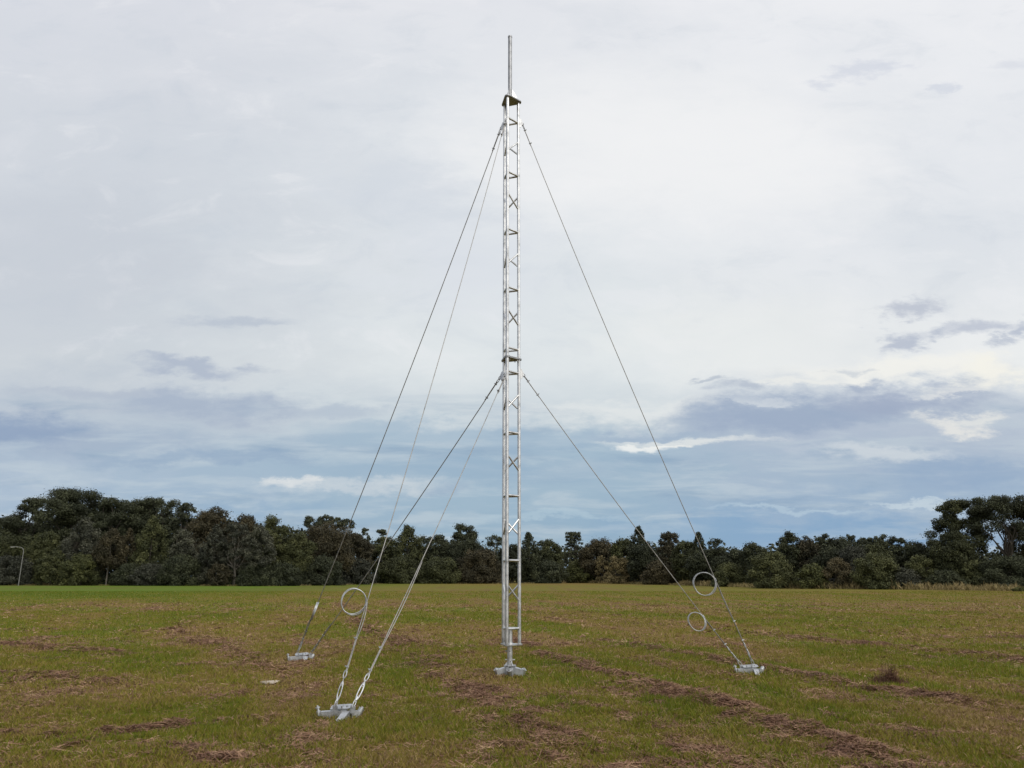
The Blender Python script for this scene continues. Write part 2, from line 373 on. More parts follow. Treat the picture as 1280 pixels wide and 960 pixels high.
# base pipe with bolts
mb = MB(); mb.tube([(OX, 0, .10), (OX, 0, .745)], .044, 18); mb.tube([(OX, 0, .515), (OX, 0, .53)], .058, 18); mb.build('base_pipe', GALV, mast)
for z, a in ((.40, 2.6), (.265, .2), (.265, PI-.2)):
    mb = MB(); d = Vector((math.cos(a), math.sin(a)-.15, 0)).normalized(); c0 = Vector((OX, 0, z))
    mb.tube([c0+d*.03, c0+d*.062], .007, 8); mb.tube([c0+d*.062, c0+d*.078], .013, 6); mb.build('bolt', FOOTM, mast)
for z, a in ((.40, -PI/2), (.24, -PI/2+.2)):
    mb = MB(); d = Vector((math.cos(a), math.sin(a), 0)); c0 = Vector((OX, 0, z)); mb.tube([c0+d*.04, c0+d*.05], .009, 6); mb.build('bolt', POST, mast)

def chan(mb, a, b_, w0, w1, h0, h1, t=.008):
    """tapered inverted channel from a to b_ (points at the top centre line)"""
    a, b_ = Vector(a), Vector(b_); d = (b_-a).normalized(); s = Vector((0, 0, 1)).cross(d).normalized(); u = Vector((0, 0, 1))
    def plate(q): mb.add(q, [(3, 2, 1, 0), (4, 5, 6, 7), (0, 1, 5, 4), (1, 2, 6, 5), (2, 3, 7, 6), (3, 0, 4, 7)])
    plate([a-s*w0/2-u*t, b_-s*w1/2-u*t, b_+s*w1/2-u*t, a+s*w0/2-u*t, a-s*w0/2, b_-s*w1/2, b_+s*w1/2, a+s*w0/2])
    for sg in (-1, 1):
        p0, p1 = a+s*sg*(w0/2-t), b_+s*sg*(w1/2-t); o = s*sg*t*.98; e = -u*(t*.9)
        plate([p0-u*h0, p1-u*h1, p1-u*h1+o, p0-u*h0+o, p0+e, p1+e, p1+e+o, p0+e+o] if sg > 0 else [p0-u*h0+o, p1-u*h1+o, p1-u*h1, p0-u*h0, p0+e+o, p1+e+o, p1+e, p0+e])
def peg(c, tilt, az, par, L=.10, r=.019, flat=True):
    """stake driven through an arm end: slanted stake with a round head plate"""
    d = Vector((math.sin(tilt)*math.cos(az), math.sin(tilt)*math.sin(az), math.cos(tilt))); c = Vector(c)
    mb = MB(); mb.tube([c-d*.16, c+d*L], r, 12); mb.tube([c+d*L, c+d*(L+.012)], r*1.9, 12); mb.tube([c+d*(L+.012), c+d*(L+.03)], r*.8, 8)
    pg = mb.build('stake', FOOTM, par)
    mb = MB(); mb.tube([c-d*.045, c+d*.03], r*1.7, 12); mb.build('stake_sleeve', FOOTM, par)
    return pg
# mast foot: three armed driven base
mf = [(196, .23), (268, .21), (-18, .24)]
for az, L in mf:
    a = math.radians(az); mb = MB(); e = (OX+math.cos(a)*L, math.sin(a)*L, .115)
    chan(mb, (OX+math.cos(a)*.03, math.sin(a)*.03, .165), e, .13, .10, .13, .10); mb.build('foot_arm', FOOTM, mast)
    peg((OX+math.cos(a)*(L-.01), math.sin(a)*(L-.01), .085), .42, a, mast, .03, .024)
mb = MB(); mb.box((OX, 0, .174), (.20, .17, .012), Matrix.Rotation(.2, 4, 'Z'), .05); mb.tube([(OX, 0, .16), (OX, 0, .20)], .053, 18); mb.build('foot_plate', FOOTM, mast)
for az in (60, 180, 300):
    a = math.radians(az); d = Vector((math.cos(a), math.sin(a), 0)); M = Matrix(((d.x, 0, -d.y), (d.y, 0, d.x), (0, 1, 0))).to_4x4()
    mb = MB(); mb.prism([(.045, 0), (.09, 0), (.045, .06)], -.005, .005, (OX, 0, .18), M); mb.build('foot_gusset', FOOTM, mast)

# ------------------------------------------------------------------ guy anchors
def anchor(c, rot, label, lugs):
    root = empty('guy_anchor', (c[0], c[1], -.022), rot); tag(root, label, 'ground anchor', 'guy anchors pegged into the field')
    hub = Vector((.09, 0, .125))
    mb = MB(); chan(mb, hub, (-.21, -.03, .11), .10, .08, .10, .085); mb.build('anchor_arm', FOOTM, root)
    mb = MB(); chan(mb, hub+Vector((.0, -.03, -.004)), (.07, -.29, .05), .09, .07, .10, .05); mb.build('anchor_arm', FOOTM, root)
    mb = MB(); chan(mb, hub+Vector((.03, .02, -.004)), (.205, .09, .10), .085, .07, .09, .07); mb.build('anchor_arm', FOOTM, root)
    mb = MB(); mb.prism([(-.12, -.05), (-.09, -.065), (.08, -.075), (.13, -.05), (.13, .05), (.09, .085), (-.11, .075), (-.13, .05)], -.005, .005, (.01, .035, .148), Matrix.Rotation(.18, 4, 'X')@Matrix.Rotation(-.06, 4, 'Y')); mb.build('anchor_plate', FOOTM, root)
    for x, y in ((-.05, .0), (.03, -.02), (.08, .02)):
        mb = MB(); mb.tube([(x, y, .12), (x, y, .168)], .010, 6); mb.build('bolt', BOLT, root)
    peg((-.235, -.03, .085), .25, PI, root, .06, .015); peg((.215, .10, .09), .6, .5, root, .03, .02); peg((.07, -.27, .035), .5, -PI/2, root, .02, .017)
    inv = Matrix.Rotation(-rot, 4, 'Z')
    for L in lugs:
        q = inv@(Vector(L)-Vector((c[0], c[1], -.022)))
        mb = MB(); M = Matrix.Rotation(PI/2, 4, 'X')
        mb.prism([(-.03, -.07), (.03, -.07), (.03, .0), (.015, .018), (-.015, .018), (-.03, 0)], -.005, .005, q, M); mb.build('anchor_lug', FOOTM, root)
    return root
LUG = {'A1': G(419, 883, .145), 'A2': G(441, 883.5, .145), 'B1': G(371.5, 817, .13), 'B2': G(388, 817.5, .13), 'C1': G(942, 831, .13), 'C2': G(927, 832, .13)}
anchor(A_C, -.06, 'nearest galvanised three armed guy anchor pegged in the grass at lower left', (LUG['A1'], LUG['A2']))
anchor(B_C, .25, 'small distant galvanised guy anchor in the grass left of the nearest one', (LUG['B1'], LUG['B2']))
anchor(C_C, -.12, 'galvanised guy anchor with two pale stake heads to the right of the mast', (LUG['C1'], LUG['C2']))

# ------------------------------------------------------------------ guys
def loop_pts(c, ax, side, L, W, n=24):
    return [c+ax*(math.cos(t)*L/2)+side*(math.sin(t)*W/2) for t in np.linspace(0, 2*PI, n+1)[:-1]]
VIEW = Vector(CAM)
def guy(p0, p1, label, tb, clips, dbl, coil=None, edge=False, rad=.0055, ring_r=.2, ring_side=-1, hw=1.0, squash=1.0):
    p0, p1 = Vector(p0), Vector(p1)
    def S(py):             # distance along the wire of a fitting seen at height py
        lo, hi = 0.0, 1.0
        for _ in range(40):
            m = (lo+hi)/2; q = p1.lerp(p0, m); r = q-Vector(CAM); yy = 480-F*(-r.y*SP+r.z*CP)/(r.y*CP+r.z*SP)
            if yy > py: lo = m
            else: hi = m
        return lo*(p0-p1).length
    root = empty('guy_wire', p1); tag(root, label, 'guy wire', 'guy wires staying the mast')
    T0 = p0-p1; L = T0.length; ax = T0.normalized(); side = ax.cross(Vector((0, 0, 1))).normalized(); nrm = side.cross(ax).normalized()
    P = lambda s, o=0: ax*s+nrm*(-.012*L*4*(s/L)*(1-s/L)*.5+0)+side*o        # slight sag, local to p1
    tb0, tb1 = S(tb[0]), S(tb[1]); th = S(clips[0])-.125*hw; dbl = (S(dbl[0]), S(dbl[1])); coil = S(coil) if coil else None
    mb = MB(); mb.tube([P(s) for s in np.linspace(th+.04, L-.12, 14)], rad, 8); mb.build('wire_rope', WIRE, root)
    # lower shackle, turnbuckle (two sided open body), jaw, thimble eye
    mb = MB(); mb.tube(loop_pts(P(tb0*.5), ax, nrm, tb0+.03, .045*hw), .0065*hw, 6, closed=True); mb.build('shackle', FOOTM, root)
    tb = MB(); tb.tube(loop_pts(P((tb0+tb1)/2), ax, side, tb1-tb0, .052*hw, 28), .0085*hw, 8, closed=True)
    tb.tube([P(tb0-.005), P(tb0+.04*hw)], .013*hw, 8); tb.tube([P(tb1-.04*hw), P(tb1+.005)], .013*hw, 8)
    tbo = tb.build('turnbuckle', FOOTM, root)
    mb = MB(); mb.tube([P(tb0-.03), P(tb0+.06*hw)], .006*hw, 8); mb.build('threaded_rod', BOLT, tbo)
    mb = MB(); mb.tube([P(tb1-.06*hw), P(th-.01)], .006*hw, 8); mb.build('threaded_rod', BOLT, tbo)
    mb = MB(); mb.tube(loop_pts(P(th+.02*hw), ax, side, .115*hw, .05*hw), .007*hw, 7, closed=True); mb.build('thimble', FOOTM, root)
    # rope clips
    for s in (S(clips[0]), S(clips[1])):
        mb = MB(); c = P(s); M = Matrix((side, ax, nrm)).transposed().to_4x4(); mb.box(c, (.036*hw, .022*hw, .03*hw), M, .004)
        for q in (-1, 1): mb.tube([c+side*.013*q*hw-nrm*.012, c+side*.013*q*hw+nrm*.032], .0045, 6)
        mb.build('rope_clip', FOOTM, root)
    # doubled tail beside the rope
    s1 = dbl[1]
    mid = dbl[0]
    pts = [P(s, .014) for s in np.linspace(th+.05, mid, 4)]+[P(mid+(s1-mid)*t, .014+.022*math.sin(PI*t)) for t in np.linspace(.1, 1, 8)]
    mb = MB(); mb.tube(pts, rad, 7); mb.build('rope_tail', WIRE, root)
    if coil:
        s = coil; c = P(s)
        view = (VIEW-(p1+c)).normalized()
        axn = view if not edge else view.cross(ax).normalized()
        e1 = (ax-axn*ax.dot(axn)).normalized(); e2 = axn.cross(e1).normalized()
        if not edge:
            if e2.x*ring_side < 0: e2 = -e2
            cc = c+e2*ring_r*squash
        else: cc = c-Vector((0, 0, 1))*.0
        mb = MB()
        for k in range(4):
            rr = ring_r*(1-.018*k); o = axn*(.011*(k-1.5))+e1*.005*math.sin(5*k)
            pts = [cc+o+(e1*math.cos(t)+e2*math.sin(t)*(squash if not edge else 1))*rr*(1+.03*math.sin(2*t+k*.9)+.018*math.sin(3*t+2*k)) for t in np.linspace(0, 2*PI, 41)[:-1]]
            mb.tube(pts, rad*.95, 6, closed=True)
        mb.build('coiled_tail', FOOTM, root)
        mb = MB(); mb.tube([c-ax*.02, c+ax*.03], .017, 8); mb.build('coil_tie', GALV_D, root)
    # top fittings
    for s in (.10, .40):
        mb = MB(); c = P(L-s-.06); M = Matrix((side, ax, nrm)).transposed().to_4x4(); mb.box(c, (.034, .022, .036), M, .004)
        for q in (-1, 1): mb.tube([c+side*.013*q-nrm*.012, c+side*.013*q+nrm*.034], .005, 6)
        mb.build('rope_clip', GALV_D, root)
    mb = MB(); mb.tube([P(L-s, .013) for s in (.1, .25, .4, .52)], rad, 7); mb.build('rope_end', WIRE, root)
    mb = MB(); mb.tube(loop_pts(P(L-.09), ax, side, .11, .05), .007, 7, closed=True); mb.build('thimble', GALV_D, root)
    mb = MB(); mb.tube(loop_pts(P(L-.02), ax, nrm, .07, .045), .0075, 6, closed=True); mb.build('shackle', GALV_D, root)
    return root
tops = {'C1': lug('right', 10.34, C_C), 'C2': lug('right', 5.19, C_C), 'B1': lug('left', 10.33, B_C), 'B2': lug('left', 5.17, B_C), 'A1': lug('front', 10.26, A_C), 'A2': lug('front', 5.11, A_C)}
guy(tops['A1'], LUG['A1'], 'long upper guy wire with a round coiled tail running to the nearest anchor', tb=(876, 852), clips=(833, 797), dbl=(797, 755), coil=755, ring_r=.158, rad=.0062, hw=.85)
guy(tops['A2'], LUG['A2'], 'lower guy wire doubled above its clips and running to the nearest anchor', tb=(875, 853), clips=(837, 809), dbl=(809, 700), rad=.0062, hw=.95)
guy(tops['B1'], LUG['B1'], 'long upper guy wire with an edge-on white coil running to the distant left anchor', tb=(812, 803), clips=(798, 789), dbl=(789, 772), coil=763, edge=True, ring_r=.17, rad=.0085, hw=.9)
guy(tops['B2'], LUG['B2'], 'lower guy wire without a coil running to the distant left anchor', tb=(813, 806), clips=(801, 794), dbl=(794, 780), rad=.0085, hw=.9)
guy(tops['C1'], LUG['C1'], 'long upper guy wire with the higher coil running to the right anchor', tb=(825, 811), clips=(800, 776), dbl=(776, 724), coil=724, ring_r=.20, rad=.0072, hw=.9)
guy(tops['C2'], LUG['C2'], 'lower guy wire with the lower coil running to the right anchor', tb=(826, 815), clips=(805, 787), dbl=(787, 770), coil=770, ring_r=.165, rad=.0072, hw=.9, squash=.85)

# ------------------------------------------------------------------ tree line
def line_y(px):                    # pixel height of the field edge along the tree line
    return float(np.interp(px, [-300, 0, 200, 340, 420, 480, 560, 650, 720, 780, 850, 960, 1100, 1280, 1700], [731, 731.5, 732, 732.5, 731.5, 729.5, 729.5, 729.5, 728.5, 729.5, 731, 734.5, 735.5, 737, 741]))
def edge_dist(px): return G(px, line_y(px))[1]-CAM[1]

def leaves(cent, rad, n, size, base_t, spread=.22):
    """n leaf sprays in the outer part of an ellipsoid"""
    d = rng.normal(size=(n, 3)); d /= np.linalg.norm(d, axis=1)[:, None]
    r = .5+.55*rng.random(n)**.7; r += .7*rng.random(n)*(rng.random(n) < .2)
    p = cent+d*rad*r[:, None]
    nrm = d*.8+rng.normal(size=(n, 3))*.6+[0, 0, .35]; nrm /= np.linalg.norm(nrm, axis=1)[:, None]
    a = np.cross(nrm, rng.normal(size=(n, 3))); a /= np.linalg.norm(a, axis=1)[:, None]; b_ = np.cross(nrm, a)
    s = size*(.5+rng.random(n)); w = s*(.45+.4*rng.random(n)); a = a*s[:, None]*.5; b_ = b_*w[:, None]*.5
    v = np.stack([p-a, p-b_*.9, p+a, p+b_], 1)
    t = np.clip(base_t+spread*(rng.random(n)-.5)*2+.18*d[:, 2]*0, 0, 1)
    return v.reshape(-1, 3), np.repeat(t, 4)

def limb(mb, a, b_, r0, r1, wob=.12):
    a, b_ = Vector(a), Vector(b_); L = (b_-a).length; pts = []; N = 5
    for i in range(N):
        t = i/(N-1); p = a.lerp(b_, t); p += Vector((random.uniform(-1, 1), random.uniform(-1, 1), 0))*L*wob*.4*math.sin(PI*t); pts.append(p)
    mb.tube(pts, [r0+(r1-r0)*i/(N-1) for i in range(N)], 6)

def tree(name, px, top, wpx, kind, col, label, cat, dd=0.0, bot=None, base_t=.45, pale=False, dens=1.0, gaps=None, nc=78, hole=False):
    Dd = edge_dist(px)+dd; P = at(px, top, Dd); H = P[2]; W = wpx*Dd/F; gx, gy = P[0], P[1]
    root = empty(name, (gx, gy, 0)); tag(root, label, cat)
    px_m = 769/Dd; size = max(.12, 1.3/px_m)
    cl = []       # (centre, radii, tint)
    zb = (at(px, bot, Dd)[2] if bot else 0.0)
    if kind == 'dome':           # dense rounded crown to near the ground
        z0 = max(zb, H*.06); cz = (H+z0)/2; rz = (H-z0)/2
        N = 84
        for i in range(N):
            d = rng.normal(size=3); d /= np.linalg.norm(d); d[1] = -abs(d[1]) if rng.random() < .7 else d[1]
            k = rng.uniform(.62, .90) if i < N-8 else .4
            c = np.array([d[0]*W/2*k, d[1]*W/2*k, cz+d[2]*rz*k]); rr = W*rng.uniform(.065, .145)
            rr = min(rr, rz*.5); cl.append((c, np.array([rr, rr, rr*.8]), rng.random()))
    elif kind == 'cone':          # feathery casuarina-like
        N = 84; z0 = max(zb, H*.08)
        for i in range(N):
            t = (i+.5)/N; z = z0+(H-z0)*t**.85; R = W/2*(math.sin(PI*min(1, (1-t)*.62+.03))**.7)*1.0*(1-t**5*.6)
            a = i*2.4+rng.random(); c = np.array([math.cos(a)*R*rng.uniform(.5, .95), math.sin(a)*R*rng.uniform(.5, .95), z-(H*.035)]); rr = max(.3, W*rng.uniform(.07, .15)*(1.15-t*.6))
            cl.append((c, np.array([rr, rr, rr*1.2]), rng.random()))
    elif kind == 'gum':           # open umbrella clumps carried on limbs
        z0 = max(zb, H*.30); N = nc
        for i in range(N):
            a = rng.random()*2*PI; t = rng.random()**.75; z = z0+(H-z0)*t; R = W/2*math.sqrt(max(.02, 1-(abs((z-z0)/(H-z0)-.40)/.70)**2))
            q = math.sqrt(rng.random()); rr = W*rng.uniform(.055, .105)
            c = np.array([math.cos(a)*(R-rr*.5)*q, math.sin(a)*(R-rr*.5)*q, min(z, H-rr*.6)]); cl.append((c, np.array([rr, rr, rr*.7]), rng.random()))
    elif kind == 'pine':
        N = 60; z0 = max(zb, H*.2)
        for i in range(N):
            t = (i+.5)/N; R = (W/2*(1-t)**.7+.1)*rng.uniform(.6, 1.25); a = i*2.4; rr = max(.25, W*rng.uniform(.10, .2)*(1.15-t))
            cl.append((np.array([math.cos(a)*R*.7, math.sin(a)*R*.7, z0+(H-z0)*t]), np.array([rr, rr, rr*.6]), rng.random()))
    elif kind == 'tuft':          # slim bare trunk with a small head
        N = 16
        for i in range(N):
            d = rng.normal(size=3); d /= np.linalg.norm(d); rr = W*rng.uniform(.14, .22); R = W/2-rr*.6
            cl.append((np.array([d[0]*R, d[1]*R, H-W*.48+d[2]*R*.8]), np.array([rr, rr, rr*.6]), rng.random()))
    elif kind == 'bush':
        N = 70
        for i in range(N):
            a = rng.random()*2*PI; t = rng.random(); z = H*(.05+.80*t); R = W/2*math.sqrt(max(.05, 1-(max(0, t-.25)/.80)**2)); q = rng.uniform(.55, 1)
            rr = min(W*rng.uniform(.06, .125), H*.2); cl.append((np.array([math.cos(a)*(R-rr*.4)*q, -abs(math.sin(a))*(R-rr)*q if rng.random() < .65 else math.sin(a)*(R-rr)*q, z]), np.array([rr, rr, rr*.85]), rng.random()))
    V, T = [], []
    for c, r, t in cl:
        vol = 4*PI*(r[0]*r[1]+r[0]*r[2]+r[1]*r[2])/3; n = int(min(900, max(30, dens*.85*vol/(size*size*.3))))
        if gaps: n = int(n*gaps)
        if hole and abs(c[0]+W*.04) < W*.15 and c[2] < H*.68: continue
        v, tt = leaves(c, r, n, size, np.clip(base_t+(t-.5)*.55, .03, .95)); V.append(v); T.append(tt)
    V = np.concatenate(V); T = np.concatenate(T); f = np.arange(len(V)).reshape(-1, 4)
    link('crown', np_mesh('crown', V, f, {'tint': T}), LEAF[col], root)
    # trunk and limbs
    mb = MB(); tr = max(.11, H*.014)*(1.3 if kind == 'gum' else 1); bk = PALEBARK if pale else BARK
    if kind in ('cone', 'pine', 'tuft'): mb.tube([(0, 0, -.2), (W*.01, 0, H*.5), (0, 0, H*.93)], [tr, tr*.7, tr*.15], 8)
    elif kind == 'gum':
        fork = H*.30; mb.tube([(0, 0, -.2), (W*.02, 0, fork*.6), (0, 0, fork)], [tr*1.25, tr, tr*.9], 8)
        for c, r, t in cl[::(7 if hole else 4)]: limb(mb, (0, 0, fork*(.8+.3*random.random())), c, tr*.6, tr*.14, .25)
    else:
        for q in range(3): limb(mb, (random.uniform(-.05, .05)*W, 0, -.2), (random.uniform(-.25, .25)*W, random.uniform(-.1, .1)*W, H*.75), tr, tr*.3)
        for c, r, t in cl[::6]: limb(mb, (0, 0, H*.3), c, tr*.4, tr*.1)
    mb.build('trunk' if kind != 'bush' else 'stem', bk, root)
    return root

